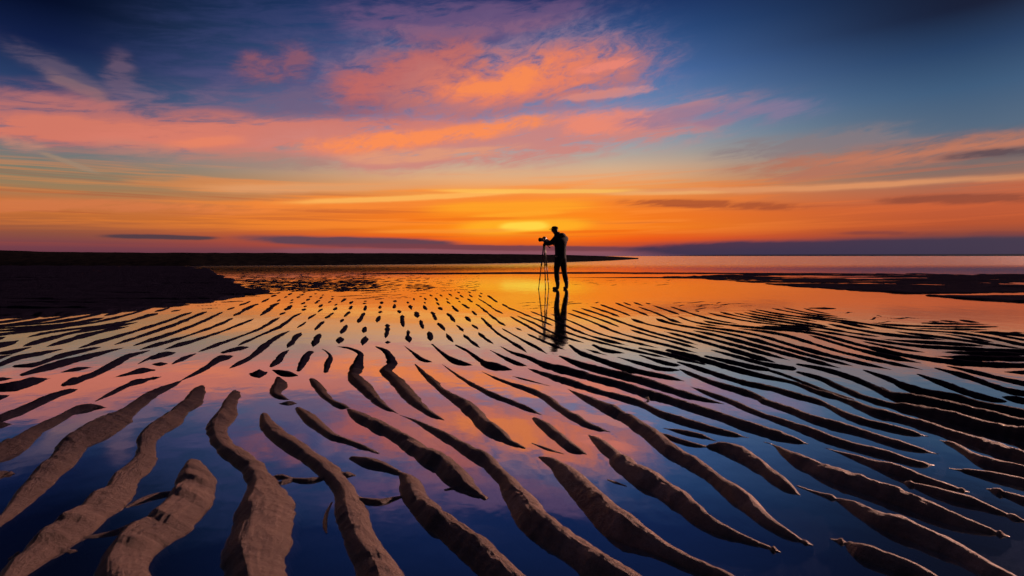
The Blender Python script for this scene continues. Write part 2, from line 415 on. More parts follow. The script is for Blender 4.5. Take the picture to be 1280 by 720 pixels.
def zone(x, y):
    """grown ridges belong between the pool edge and the traced foreground"""
    px = 640+x/y*F; py = HOR+H0*F/y
    if py < 383+max(0, px-900)*.075 + 6*math.sin(px*.03) - 13*(1 if 340 < px < 600 else max(0, 1-min(abs(px-340), abs(px-600))/60)): return False
    if 0 <= px <= 1280 and py > (462 if px < 850 else 476): return False
    return py < 900
from collections import deque
def sep_at(x, y):
    px = 640+x/y*F
    base = float(np.interp(px, [-200,0,200,340,500,640,760,950,1280], [.24,.24,.235,.25,.235,.205,.185,.215,.25]))
    return base*(1 if y < 5 else 1+.012*(y-5))*(1+.18*float(vnoise(np.array(x*.7), np.array(y*.6), 12)))
queue = deque()
for R0 in ridges:
    for p in R0[::6]: queue.append((p[0], p[1]))
rr.shuffle(seeds); spare = iter(seeds); grown = 0
while True:
    if queue:
        x0, y0 = queue.popleft(); gx, gy = gdir(x0, y0); k = sep_at(x0, y0)*1.02
        cand = [(x0-gy*k, y0+gx*k), (x0+gy*k, y0-gx*k)]
    else:
        try: cand = [next(spare)]
        except StopIteration: break
    for (x, y) in cand:
        if y < .8 or abs(x/y) > 1.9 or not zone(x, y): continue
        px = 640+x/y*F; sep = sep_at(x, y)
        if near(x, y, sep*.93): continue
        rid = len(ridges); pts = [(x, y)]
        mid = 330 < px < 620
        for sgn in (1, -1):
            maxl = rr.uniform(.25, 1.0) if mid else rr.uniform(.7, 3.5)
            cx, cy = x, y; L = 0; br = []
            while L < maxl:
                gx, gy = gdir(cx, cy); cx += gx*.05*sgn; cy += gy*.05*sgn; L += .05
                if not zone(cx, cy) or near(cx, cy, sep*.62, rid): break
                br.append((cx, cy))
            pts = pts+br if sgn == 1 else br[::-1]+pts
        if len(pts) < 4: continue
        for p in pts: hadd(*p, rid)
        P = np.array(pts[::2] if len(pts) > 8 else pts); n = len(P); t = np.linspace(0, 1, n)
        for p in P[::3]: queue.append((p[0], p[1]))
        pxs = 640+P[:, 0]/P[:, 1]*F
        wf = np.interp(pxs, [-200, 0, 150, 260, 340, 500, 640, 760, 900, 1050, 1280, 1500], [.56, .54, .45, .35, .32, .29, .32, .37, .38, .35, .34, .34])
        w = sep*wf*(1+.5*fbm(P[:, 0]*4, P[:, 1]*3, 3, 3))*np.minimum(1, np.minimum(t, 1-t)*n*.05/.15+.15)
        ridges.append(np.c_[P, w])
# small lumps towards the pool
for _ in range(3000):
    px = rr.uniform(200, 1300); py = 346+rr.random()**.7*40; strip = 900 < _ < 950
    if _ >= 950: px = rr.uniform(235, 470) if rr.random() < .7 else rr.uniform(300, 600); py = 338+rr.random()*26
    if px > 540 and not strip and _ < 950: py = 377+rr.random()*9+max(0, px-900)*.085
    if strip: px = rr.uniform(715, 850); py = rr.choice((350, 353.5, 356))+rr.uniform(-.8, .8)
    x, y = at(px, py); L = rr.uniform(.08, .35); 
    if _ >= 950: L = rr.uniform(.04, .16)
    elif near(x, y, .3): continue
    a = rr.uniform(-.5, .5); w = rr.uniform(.05, .12)*(1.3 if _ >= 950 else 1) if px < 540 else rr.uniform(.03, .07)
    P = np.array([(x+t*L*math.cos(a), y+t*L*math.sin(a)+.1*math.sin(t*3)) for t in (-1, -.5, 0, .5, 1)])
    hadd(x, y, len(ridges)); ridges.append(np.c_[P, w*np.array([.3, .8, 1, .7, .3])])
print('ridges', n_traced, len(ridges))

# ------------------------------------------------------------------ height field
dl = np.concatenate([np.arange(520, 150, -.55), np.arange(150, 40, -.28), np.arange(40, 8.9, -.12)])
ux = np.concatenate([np.arange(-1500, -700, 5.), np.arange(-700, 700, 1.15), np.arange(700, 1501, 5.)])/F
DD, UU = np.meshgrid(dl, ux, indexing='ij')
GY = H0*F/DD; GX = UU*GY; PX = 640+UU*F; PY = HOR+DD
Hh = np.full(GX.shape, -.06)
base = -.012 + .006*fbm(GX*.8, GY*.8, 3, 40)
Hh = np.maximum(Hh, base - .02)
for R_i, R in enumerate(ridges):
    T = np.gradient(R[:, :2], axis=0); T /= np.maximum(np.linalg.norm(T, axis=1, keepdims=True), 1e-9)
    Nn = np.c_[T[:, 1], -T[:, 0]]; sg = 1 if Nn[:, 0].mean() > 0 else -1; Nn *= sg
    arc = np.concatenate([[0], np.cumsum(np.hypot(*np.diff(R[:, :2], axis=0).T))])
    ph = R_i*7.31
    ym = max(R[:, 1].min()-.2, .3); yM = R[:, 1].max()+.2; xm = R[:, 0].min()-.2; xM = R[:, 0].max()+.2
    br0 = np.searchsorted(-dl, -H0*F/ym); br1 = np.searchsorted(-dl, -H0*F/yM, side='right')
    us = [xm/ym, xm/yM, xM/ym, xM/yM]; bc0 = np.searchsorted(ux, min(us)); bc1 = np.searchsorted(ux, max(us), side='right')
    if br1 <= br0 or bc1 <= bc0: continue
    nearest = np.full((br1-br0, bc1-bc0), 9.0); Zr = np.full(nearest.shape, -.06)
    for i in range(len(R)-1):
        a, b = R[i], R[i+1]; m = max(a[2], b[2])*.85+.004
        x0, x1 = min(a[0], b[0])-m, max(a[0], b[0])+m; y0, y1 = max(min(a[1], b[1])-m, .3), max(a[1], b[1])+m
        d0, d1 = H0*F/y1, H0*F/y0
        r0 = np.searchsorted(-dl, -d1); r1 = np.searchsorted(-dl, -d0, side='right')
        us = [x0/y0, x0/y1, x1/y0, x1/y1]; c0 = np.searchsorted(ux, min(us)); c1 = np.searchsorted(ux, max(us), side='right')
        if r1 <= r0 or c1 <= c0: continue
        sx = GX[r0:r1, c0:c1]; sy = GY[r0:r1, c0:c1]
        ex, ey = b[0]-a[0], b[1]-a[1]; L2 = ex*ex+ey*ey+1e-12; L = math.sqrt(L2)
        t = np.clip(((sx-a[0])*ex+(sy-a[1])*ey)/L2, 0, 1)
        qx = sx-(a[0]+t*ex); qy = sy-(a[1]+t*ey)
        dist = np.hypot(qx, qy)
        nx = Nn[i, 0]*(1-t)+Nn[i+1, 0]*t; ny = Nn[i, 1]*(1-t)+Nn[i+1, 1]*t
        s = np.sign(qx*nx+qy*ny)*dist
        w = (a[2]*(1-t)+b[2]*t); al = arc[i]+t*L
        if w.max() > .03:                    # ragged edges
            sd = sstep(s/np.maximum(w, 1e-4), -.25, .25); w = w*(1+.16*vnoise(al*4.2+ph, 0*al+1.5, 2)+.14*(vnoise(al*11+ph, 0*al+ph, 3)*sd+vnoise(al*11+ph, 0*al+ph+40.5, 3)*(1-sd))+.06*(vnoise(al*38+ph, 0*al, 4)*sd+vnoise(al*38, 0*al+9.5, 4)*(1-sd)))
        v = s/(w*.5)
        pc = float(np.interp(a[0]/a[1], [-.7, -.3, 0, .7], [-.45, -.30, -.12, -.05]))+.16*vnoise(al*5+ph, 0*al+3.3, 31)
        tt = np.where(v < pc, (pc-v)/(1+pc), (v-pc)/(1-pc)); z = 1.05-np.where(v < pc, np.sqrt(tt**2*1.07+.03)**1.45, np.sqrt(tt**2*1.07+.03)**1.8); z = z*1.18; z = np.where(z < 0, np.maximum(z*.45, -1.2), z)
        hh = np.minimum(w*np.clip(w/.035, .5, 1)*HW*float(np.interp(a[1], [1.6, 2.6, 6, 12], [1.3, 1.15, .6, .32])), .056)*float(np.interp(a[0]/a[1], [-.5, -.1], [.80, 1]))
        if a[1] < 4.5 and w.max() > .035:
            k = np.clip((w-.035)/.07, 0, 1)
            wx = qx*1.0+a[0]+t*ex; wy = qy+a[1]+t*ey
            ph2 = al/.085 - v*.45 + 1.3*vnoise(wx*5, wy*5, 21)
            fl = vnoise(ph2, v*.35+ph, 22)
            saw = ph2*.55+ph; saw = saw-np.floor(saw); terr = np.where(saw < .8, saw/.8, (1-saw)/.2)-.5
            lf = float(np.interp(a[0]/a[1], [-.75, -.25, .1], [.34, .27, .08]))*float(np.interp(a[1], [2.2, 3.0], [1, .35]))
            amp_ = .55+.9*vnoise(al*2.1+ph, 0*al+7.7, 25)
            z = z + k*(.13*fl + lf*terr*np.clip(amp_, 0, 1.2))*np.clip(1-v*v, 0, 1)
            z = z + k*(.07*vnoise(wx*24, wy*17, 26)+.035*vnoise(wx*70, wy*55, 27)+.05*vnoise(al*14+v*.8+ph, v*7+ph, 28))*np.clip(1-v*v, 0, 1)
        z = z*hh - .06*sstep(np.abs(v), 1.02, 1.6)
        a0_, a1_, b0_, b1_ = max(r0, br0)-br0, min(r1, br1)-br0, max(c0, bc0)-bc0, min(c1, bc1)-bc0
        if a1_ <= a0_ or b1_ <= b0_: continue
        oz = z[a0_+br0-r0:a1_+br0-r0, b0_+bc0-c0:b1_+bc0-c0]; od = dist[a0_+br0-r0:a1_+br0-r0, b0_+bc0-c0:b1_+bc0-c0]
        cn = nearest[a0_:a1_, b0_:b1_]; cz = Zr[a0_:a1_, b0_:b1_]; tk = od < cn
        cz[tk] = oz[tk]; cn[tk] = od[tk]
    cur = Hh[br0:br1, bc0:bc1]; np.maximum(cur, Zr, out=cur)
# low banks ----------------------------------------------------------
def polymask(poly, soft, wob, wl=1.0, seed=0):
    """signed inside-ness in photo rows of a closed ground outline, with a ragged shore"""
    xs = [p[0] for p in poly]; top = np.interp(PX, xs, [p[1] for p in poly]); bot = np.interp(PX, xs, [p[2] for p in poly])
    nz = fbm(GX*.9*wl, GY*.35*wl, 5, seed, .6)*wob
    return np.minimum(sstep(PY-(top+nz), -soft, soft), sstep((bot+nz*1.3)-PY, -soft, soft))
left = polymask([(-400,331,398),(0,331,394),(90,331,391),(170,331,387),(225,331,381),(262,337,377),(285,350,373),(315,361,370),(335,366,368),(350,368,368)], 1.2, 4.6, seed=50)
lz = .012+.03*fbm(GX*.35, GY*.25, 4, 51)+.016*fbm(GX*2.6, GY*2.2, 4, 52)
# flat ripple crests over the bank let long thin puddles show
lz = lz + .010*np.sin(GY*2*np.pi/.8+3*fbm(GX*.2, GY*.5, 2, 53))
lz = lz - .09*sstep(fbm(GX*.20, GY*1.4, 4, 55), .27, .44)
Hh = np.where((left > 0) & (PX < 400), np.maximum(Hh, -.03+(lz+.045)*left), Hh)
right = polymask([(820,346,346),(870,344.5,347),(905,343.6,351),(960,343,356),(1050,342.6,362),(1150,342.6,369),(1280,343,378),(1500,343,390),(1700,343,400)], .7, 2.4, seed=60)
rz = .008+.03*fbm(GX*.22, GY*.3, 4, 61)+.014*fbm(GX*2.2, GY*2.6, 4, 62)
rz = rz - .09*sstep(fbm(GX*.20, GY*1.2, 4, 65), .10, .34)
Hh = np.where((right > 0) & (PX > 800), np.maximum(Hh, -.03+(rz+.042)*right), Hh)
for (pts, hz, sd) in [([(440,342.6,.2),(520,342,1.0),(640,341.4,1.3),(760,341,1.0),(880,341.6,.9),(1010,342.2,.7),(1100,342.5,.3)], .034, 71),
                      ([(700,346.5,.0),(800,347,.7),(880,347.8,.9),(960,349,.3)], .018, 73),
                      ([(250,349,.3),(330,352,.8),(400,354,.9),(470,352,.2)], .016, 74),
                      ([(1090,353,.2),(1180,355,.6),(1400,358,.6)], .018, 75),
                      ([(1010,385.2,.2),(1030,385.6,.7),(1046,386,.2)], .02, 76)]:
    xs = [p[0] for p in pts]; cy = np.interp(PX, xs, [p[1] for p in pts]); hw = np.interp(PX, xs, [p[2] for p in pts], left=0, right=0)
    k = 1-((PY-cy+.5*fbm(GX*.3, GY*.1, 3, sd))/np.maximum(hw, .01))**2
    z = np.where((hw > .05) & (k > -.6), np.clip(k, -.6, 1)*hz*np.minimum(1, hw*1.5)*(1+.5*fbm(GX*1.5, GY*.6, 3, sd+1)), -.06)
    Hh = np.maximum(Hh, z)
# dense dark ripple patches stand a little prouder
dense = sstep(PX, 900, 1120)*(1-sstep(PY, 430, 452))*sstep(PY, 385, 400)
patch = sstep(fbm(GX*.45+3, GY*.5, 3, 80), -.05, .3)
# grain-scale relief only where sand is out of the water
amp = np.where(GY < 4.5, .0011, .0022)
Hh = Hh + amp*fbm(GX*38, GY*38, 3, 90)*sstep(Hh, -.004, .006)
Hh = Hh + .0016*fbm(GX*14, GY*14, 3, 93)*sstep(Hh, -.002, .008)

# ------------------------------------------------------------------ materials
def mat(name):
    m = bpy.data.materials.new(name); m.use_nodes = True; g = G(m.node_tree); g.n.clear()
    out = g.n.new('ShaderNodeOutputMaterial'); return m, g, out
def principled(g, out, base, rough, spec=.5, normal=None, **kw):
    p = g.n.new('ShaderNodeBsdfPrincipled'); g.put(p.inputs['Base Color'], base); g.put(p.inputs['Roughness'], rough)
    g.put(p.inputs['Specular IOR Level'], spec)
    for k, v in kw.items(): g.put(p.inputs[k], v)
    if normal is not None: g.put(p.inputs['Normal'], normal)
    g.l.new(p.outputs[0], out.inputs[0]); return p
def bump(g, h, strength, dist):
    n = g.n.new('ShaderNodeBump'); g.put(n.inputs['Height'], h); n.inputs['Strength'].default_value = strength
    n.inputs['Distance'].default_value = dist; return N(g, n.outputs[0])
def simple(name, c, rough=.7, spec=.3, nscale=40, var=.25, bmp=.3, bd=.002, **kw):
    m, g, out = mat(name); tc = g.n.new('ShaderNodeTexCoord'); v = N(g, tc.outputs['Object'])
    n = g.noise(v, nscale, 3); a = tuple(x*(1-var) for x in c); b = tuple(x*(1+var) for x in c)
    principled(g, out, g.mix(g.ss(n, .3, .7), a, b), rough, spec, bump(g, n, bmp, bd), **kw); return m

def sand_material():
    m, g, out = mat('wet_sand'); geo = g.n.new('ShaderNodeNewGeometry'); P = N(g, geo.outputs['Position'])
    x, y, z = g.sep(P); y = g.math('SQRT', x*x + y*y)     # distance from the viewpoint
    big = g.noise(P, 3.0, 3); mid = g.noise(P, 22, 4, .6); grain = g.noise(P, 420, 3, .7); coarse = g.noise(P, 100, 4, .75)
    c = g.mix(g.ss(mid, .3, .7), (.23,.155,.13), (.38,.26,.215))
    c = g.mix(g.ss(big, .38, .6)*.62, c, (.080,.054,.048))
    c = g.mix(g.ss(g.noise(P, 9.0, 5, .7), .5, .68)*.45, c, (.070,.050,.048))
    c = g.mix(g.ss(coarse, .54, .68)*.6, c, (.085,.06,.05))
    c = g.mix(g.ss(grain, .56, .68)*.6, c, (.52,.40,.33))
    # soaked sand at the waterline is darker than the drained crest
    wet = g.ss(z*-1.0, -.008, -.001)
    c = g.mix(wet*.42, c, (.055,.042,.036))
    # dimmer light towards the left, painted into the sand and broken up by noise
    left_shade = g.ss(x*-1.0 + g.noise(P, 4.5, 4, .6)*1.1, .22, .80)
    c = g.mix(left_shade*.78, c, (.085,.058,.056))
    # shade on the near faces of farther ridges, painted in as darker sand
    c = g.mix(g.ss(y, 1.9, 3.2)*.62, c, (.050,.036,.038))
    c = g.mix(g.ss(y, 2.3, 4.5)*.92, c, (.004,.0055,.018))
    # light lost in the water, painted as a bed that darkens with depth
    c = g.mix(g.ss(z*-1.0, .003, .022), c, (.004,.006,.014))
    h = coarse*1.2 + grain*.8 + mid*1.6
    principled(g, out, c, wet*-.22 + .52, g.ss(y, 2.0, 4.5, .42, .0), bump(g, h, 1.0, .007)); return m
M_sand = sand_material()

def water_material():
    m, g, out = mat('still_water'); geo = g.n.new('ShaderNodeNewGeometry'); P = N(g, geo.outputs['Position'])
    x, y, z = g.sep(P)
    # gentle film of ripples, growing to small waves on the open sea
    calm = g.noise(g.vec(x*1.6, y*1.6, 0.0), 1.0, 3); fine = g.noise(g.vec(x*9, y*9, 0.0), 1.0, 2)
    sea = g.noise(g.vec(x*.35, y*1.1, 0.0), 1.0, 4, .6)
    far = g.ss(y, 34, 60)
    h = calm*.0022 + fine*.00028 + sea*far*.05
    nrm = bump(g, h, 1.0, 1.0)
    lw = g.n.new('ShaderNodeLayerWeight'); g.put(lw.inputs['Normal'], nrm); lw.inputs[0].default_value = .5
    # reflectance: 1-(1-F0)*(1-(1-cos)^2.6) ; 'Facing' at blend .5 is 1-cos
    face = N(g, lw.outputs['Facing'])
    fr = g.math('POWER', face, 1.22)*.80 + .16
    gl = g.n.new('ShaderNodeBsdfGlossy'); gl.inputs['Color'].default_value = (1, 1, 1, 1); g.put(gl.inputs['Roughness'], far*.10 + g.ss(y, 2.5, 7.0, .02, .05))
    g.put(gl.inputs['Normal'], nrm)
    df = g.n.new('ShaderNodeBsdfTransparent'); df.inputs['Color'].default_value = (.40, .50, .70, 1)
    mx = g.n.new('ShaderNodeMixShader'); g.put(mx.inputs[0], fr); g.l.new(df.outputs[0], mx.inputs[1]); g.l.new(gl.outputs[0], mx.inputs[2])
    g.l.new(mx.outputs[0], out.inputs[0]); return m
M_water = water_material()

def grid_mesh(name, X, Y, Z, m, smooth=True):
    r, c = X.shape; me = bpy.data.meshes.new(name)
    co_ = np.empty((r*c, 3), np.float32); co_[:, 0] = X.ravel(); co_[:, 1] = Y.ravel(); co_[:, 2] = Z.ravel()
    i = np.arange(r*c).reshape(r, c); q = np.stack([i[:-1, :-1], i[:-1, 1:], i[1:, 1:], i[1:, :-1]], -1).reshape(-1, 4)
    me.vertices.add(r*c); me.vertices.foreach_set('co', co_.ravel())
    me.loops.add(q.size); me.loops.foreach_set('vertex_index', q.ravel().astype(np.int32))
    me.polygons.add(len(q)); me.polygons.foreach_set('loop_start', np.arange(0, q.size, 4, dtype=np.int32))
    me.polygons.foreach_set('loop_total', np.full(len(q), 4, np.int32)) if False else None
    me.update(calc_edges=True); me.validate()
    me.polygons.foreach_set('use_smooth', np.ones(len(me.polygons), bool))
    return new_obj(name, me, m)
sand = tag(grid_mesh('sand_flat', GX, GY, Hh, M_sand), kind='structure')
def sheet(name, x0, x1, y0, y1, z, m):
    me = bpy.data.meshes.new(name); me.from_pydata([(x0,y0,z),(x1,y0,z),(x1,y1,z),(x0,y1,z)], [], [(0,1,2,3)])
    return tag(new_obj(name, me, m), kind='structure')
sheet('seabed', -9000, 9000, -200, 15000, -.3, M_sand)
sheet('tidal_water', -300, 300, -60, 48, 0, M_water)
sheet('sea', -9000, 9000, 48, 15000, 0, M_water)

# ------------------------------------------------------------------ low dark spit in front of the sea
def spit():
    pxs = np.arange(-900, 801, 6.0)
    ny = 16; V = []; 
    botr = np.interp(pxs, [-900, 0, 240, 430, 600, 700, 760, 800], [333.0, 332.2, 332.4, 331.2, 329.6, 328.0, 326.0, 323.8])
    topr = np.interp(pxs, [-900, -100, 0, 60, 200, 430, 600, 700, 760, 800], [311.6, 312.2, 312.4, 314.2, 315.4, 315.9, 316.9, 318.2, 320.2, 322.6])
    X = []; Y = []; Z = []
    for k, (px, b, t) in enumerate(zip(pxs, botr, topr)):
        d0 = H0*F/(b-HOR); w = d0*.30; dc = d0+w*.5
        zt = H0+(HOR-t)/F*dc
        rx, ry, rz_ = [], [], []
        for j in range(ny):
            s = j/(ny-1); yy = d0+w*s
            nz = float(fbm(np.array(px*.012), np.array(s*3+9), 3, 33))
            prof = math.sin(min(1, s*1.25/1.0)*math.pi/2)**.8 if s < .8 else math.cos((s-.8)/.2*math.pi/2)
            rough = .05*float(fbm(np.array(px*.06), np.array(s*8.), 3, 35))
            rx.append((px-640)/F*(d0 + (w*.5))*1.0 if False else (px-640)/F*yy); ry.append(yy); rz_.append(-.05+(zt+.05)*prof*(1+rough*.6+.04*nz))
        X.append(rx); Y.append(ry); Z.append(rz_)
    m, g, out = mat('dark_shingle'); geo = g.n.new('ShaderNodeNewGeometry'); P = N(g, geo.outputs['Position'])
    n = g.noise(P, 1.3, 5, .65)
    principled(g, out, g.mix(g.ss(n, .35, .65), (.006,.006,.009), (.014,.013,.014)), .9, .0, bump(g, n, .6, .1))
    return tag(grid_mesh('sand_spit', np.array(X).T, np.array(Y).T, np.array(Z).T, m), kind='structure')
spit()
scene.cycles.use_adaptive_sampling = True; scene.cycles.adaptive_threshold = .03; scene.cycles.adaptive_min_samples = 16
scene.cycles.use_denoising = True; scene.cycles.max_bounces = 4; scene.cycles.glossy_bounces = 3; scene.cycles.diffuse_bounces = 2
scene.cycles.caustics_reflective = False; scene.cycles.caustics_refractive = False
# ------------------------------------------------------------------ the photographer
def skin_mesh(name, chains, m, parent=None, sub=2, root=None):
    """chains: lists of (x,y,z,r); equal coordinates are merged into one joint, a Skin modifier grows the surface"""
    vs_, rs, es, idx = [], [], [], {}
    for ch in chains:
        prev = None
        for (x, y, z, r) in ch:
            k = (round(x, 4), round(y, 4), round(z, 4))
            if k not in idx: idx[k] = len(vs_); vs_.append((x, y, z)); rs.append(r)
            if prev is not None and prev != idx[k]: es.append((prev, idx[k]))
            prev = idx[k]
    me = bpy.data.meshes.new(name+'_skeleton'); me.from_pydata(vs_, es, [])
    o = bpy.data.objects.new(name+'_skeleton', me); col.objects.link(o)
    o.modifiers.new('s', 'SKIN')
    sv = me.skin_vertices[0].data if me.skin_vertices else None
    if sv is None:
        bpy.context.view_layer.objects.active = o; bpy.ops.mesh.customdata_skin_add(); sv = me.skin_vertices[0].data
    for i, r in enumerate(rs): sv[i].radius = (r, r); sv[i].use_root = (i == 0)
    sb = o.modifiers.new('d', 'SUBSURF'); sb.levels = sub; sb.render_levels = sub
    dg = bpy.context.evaluated_depsgraph_get(); em = bpy.data.meshes.new_from_object(o.evaluated_get(dg))
    em.name = name; bpy.data.objects.remove(o); bpy.data.meshes.remove(me)
    em.polygons.foreach_set('use_smooth', [True]*len(em.polygons))
    em.materials.clear(); return new_obj(name, em, m, parent)
def tube_bm(bm, a, b, r0, r1, seg=14):
    a = Vector(a); b = Vector(b); ax = (b-a).normalized(); u = ax.orthogonal().normalized(); v = ax.cross(u)
    A = [bm.verts.new(a+(u*math.cos(t)+v*math.sin(t))*r0) for t in [2*math.pi*i/seg for i in range(seg)]]
    B = [bm.verts.new(b+(u*math.cos(t)+v*math.sin(t))*r1) for t in [2*math.pi*i/seg for i in range(seg)]]
    for i in range(seg): bm.faces.new((A[i], A[(i+1) % seg], B[(i+1) % seg], B[i]))
    bm.faces.new(A[::-1]); bm.faces.new(B)
def box_bm(bm, c, s, rot=0, bev=.004):
    t = bmesh.new(); bmesh.ops.create_cube(t, size=1)
    bmesh.ops.scale(t, vec=s, verts=t.verts); bmesh.ops.bevel(t, geom=t.edges[:], offset=bev, segments=2, affect='EDGES')
    bmesh.ops.rotate(t, cent=(0,0,0), matrix=Matrix.Rotation(rot, 3, 'Z'), verts=t.verts)
    bmesh.ops.translate(t, vec=c, verts=t.verts)
    me = bpy.data.meshes.new('t'); t.to_mesh(me); t.free(); bm.from_mesh(me); bpy.data.meshes.remove(me)
def bobj(name, bm, m, parent, smooth=True):
    bmesh.ops.recalc_face_normals(bm, faces=bm.faces[:])
    me = bpy.data.meshes.new(name); bm.to_mesh(me); bm.free()
    me.polygons.foreach_set('use_smooth', [smooth]*len(me.polygons)); return new_obj(name, me, m, parent)
def empty(name, loc, rz=0):
    o = bpy.data.objects.new(name, None); col.objects.link(o); o.location = loc; o.rotation_euler = (0, 0, rz); o.empty_display_size = .1; return o

M_skin = simple('skin', (.34,.20,.15), .5, .4, 60, .1, .1)
M_jacket = simple('navy_jacket', (.016,.019,.028), .8, .2, 55, .3, .4, .004)
M_trou = simple('dark_trousers', (.018,.018,.02), .85, .15, 70, .3, .3, .003)
M_boot = simple('rubber_boot', (.012,.012,.012), .5, .35, 40, .2, .2)
M_cap = simple('knit_cap', (.012,.012,.015), .9, .1, 120, .3, .5, .003)
M_hair = simple('dark_hair', (.02,.014,.01), .6, .3, 150, .4, .5, .003)
M_blk = simple('camera_black', (.012,.012,.013), .45, .4, 200, .2, .1, .0005)
M_glass = simple('lens_glass', (.004,.005,.008), .04, .9, 10, .1, 0)
M_alu = simple('tripod_metal', (.035,.033,.034), .4, .5, 80, .2, .1, .0005)
M_rub = simple('rubber_grip', (.012,.012,.012), .85, .2, 90, .2, .3)

YAW = math.atan2(.6, .8); FX, FY = 1.345, 14.2
pr = empty('person', (FX, FY, -.012), YAW)
tag(pr, 'lone photographer in dark jacket and cap, standing in shallow water', 'person')
hx, hy = -.10, .135
LS, RS = (-.185,.0,1.43), (.185,.0,1.43)
CAMP = Vector((-.180, .475, 1.405))          # the camera, in the person's frame
chest = (0,.01,1.32,.13); up = (-.01,.015,1.43,.095); pelvis = (0,0,.95,.125)
neck = (-.045,.05,1.525,.052)
def hand(palm, side):
    px_, py_, pz = palm; out = []
    s = side
    for k, (dz, L) in enumerate([(.030,.070),(.011,.078),(-.009,.073),(-.029,.060)]):
        out.append([(px_,py_,pz,.030),(px_-.004*s,py_+.022,pz+dz,.011),(px_-.006*s,py_+.022+L*.45,pz+dz*1.1,.0095),(px_-.022*s,py_+.022+L*.8,pz+dz*1.1-.004,.0088),(px_-.036*s,py_+.022+L*.86,pz+dz*1.05-.010,.008)])
    out.append([(px_,py_,pz,.030),(px_-.024*s,py_-.002,pz+.022,.012),(px_-.040*s,py_+.022,pz+.034,.010),(px_-.046*s,py_+.045,pz+.036,.009)])
    return out
lw_, rw_ = (-.290,.365,1.360), (-.085,.375,1.360)
lp, rp = (-.290,.420,1.390), (-.098,.430,1.390)
body = [[pelvis,(0,.005,1.12,.115),chest,up,neck,(hx+.005,hy-.02,1.585,.062),(hx,hy,1.64,.083),(hx,hy-.005,1.70,.080),(hx,hy-.015,1.745,.048)],
        [up,(*LS,.062),(-.245,.095,1.31,.052),(-.300,.195,1.275,.042),(-.297,.295,1.32,.036),(*lw_,.027),(*lp,.030)],
        [up,(*RS,.062),(.222,.105,1.30,.052),(.215,.220,1.205,.042),(.070,.310,1.285,.036),(*rw_,.027),(*rp,.030)],
        [pelvis,(-.095,0,.86,.088),(-.108,.020,.66,.075),(-.115,.035,.49,.056),(-.120,.005,.28,.050),(-.125,-.02,.09,.036),(-.135,.05,.045,.038),(-.145,.13,.035,.030)],
        [pelvis,(.100,0,.86,.088),(.135,.020,.66,.075),(.170,.035,.49,.056),(.188,.0,.28,.050),(.195,-.03,.09,.036),(.215,.04,.045,.038),(.235,.12,.035,.030)],
        [(hx,hy,1.64,.083),(hx-.02,hy+.085,1.645,.016),(hx-.022,hy+.104,1.628,.011)],
        [(hx,hy,1.64,.083),(hx-.082,hy-.015,1.65,.014),(hx-.092,hy-.022,1.655,.016)],
        [(hx,hy,1.64,.083),(hx+.082,hy-.015,1.65,.014),(hx+.092,hy-.022,1.655,.016)]]
skin_mesh('body', body + hand(lp, -1) + hand(rp, 1), M_skin, pr)
for s in (-1, 1):                            # eyes in the face
    bm = bmesh.new(); bmesh.ops.create_uvsphere(bm, u_segments=12, v_segments=8, radius=.011)
    bmesh.ops.translate(bm, vec=(hx-.018+s*.031, hy+.077, 1.665), verts=bm.verts); bobj('eye', bm, M_glass, pr)
J = 1.0
jc = (0,.0,1.31,.182); ju = (-.01,.01,1.43,.135)
jk = skin_mesh('jacket', [[(0,0,.825,.158),(0,0,.90,.168),(0,0,1.0,.164),(0,.005,1.14,.166),jc,ju,(-.035,.035,1.50,.094),(-.065,.07,1.555,.096),(-.075,.085,1.60,.092)],
        [ju,(*LS,.084),(-.245,.090,1.31,.074),(-.302,.192,1.275,.074),(-.297,.285,1.32,.062),(-.290,.345,1.352,.048)],
        [ju,(*RS,.084),(.225,.100,1.30,.076),(.217,.220,1.205,.066),(.085,.305,1.275,.060),(-.052,.362,1.345,.046)]], M_jacket, pr)
hd = skin_mesh('hood', [[(-.16,-.045,1.475,.035),(-.09,-.085,1.515,.060),(-.02,-.095,1.53,.072),(.08,-.075,1.505,.056),(.14,-.03,1.47,.033)]], M_jacket, jk)
skin_mesh('trousers', [[(0,0,1.0,.128),(0,0,.90,.135),(-.095,0,.83,.106),(-.110,.022,.66,.094),(-.118,.035,.49,.078),(-.122,.0,.30,.074),(-.126,-.02,.17,.066)],
        [(0,0,.90,.135),(.102,0,.83,.106),(.138,.022,.66,.094),(.172,.035,.49,.078),(.190,-.005,.30,.076),(.197,-.028,.17,.068)]], M_trou, pr)
skin_mesh('boot', [[(-.124,-.02,.30,.070),(-.126,-.025,.12,.056),(-.127,-.028,.045,.050),(-.137,.06,.046,.050),(-.148,.15,.040,.040)]], M_boot, pr)
skin_mesh('boot', [[(.193,-.028,.30,.070),(.196,-.034,.12,.056),(.197,-.036,.045,.050),(.219,.045,.046,.050),(.240,.13,.040,.040)]], M_boot, pr)
skin_mesh('hair', [[(hx,hy-.085,1.60,.028),(hx,hy-.080,1.65,.038),(hx,hy-.06,1.69,.045)],[(hx,hy-.080,1.65,.038),(hx-.07,hy-.02,1.66,.022)],[(hx,hy-.080,1.65,.038),(hx+.07,hy-.02,1.66,.022)]], M_hair, pr)
cp = skin_mesh('cap', [[(hx,hy-.01,1.685,.110),(hx,hy-.015,1.735,.100),(hx,hy-.02,1.775,.058)]], M_cap, pr)
bm = bmesh.new(); rings = []
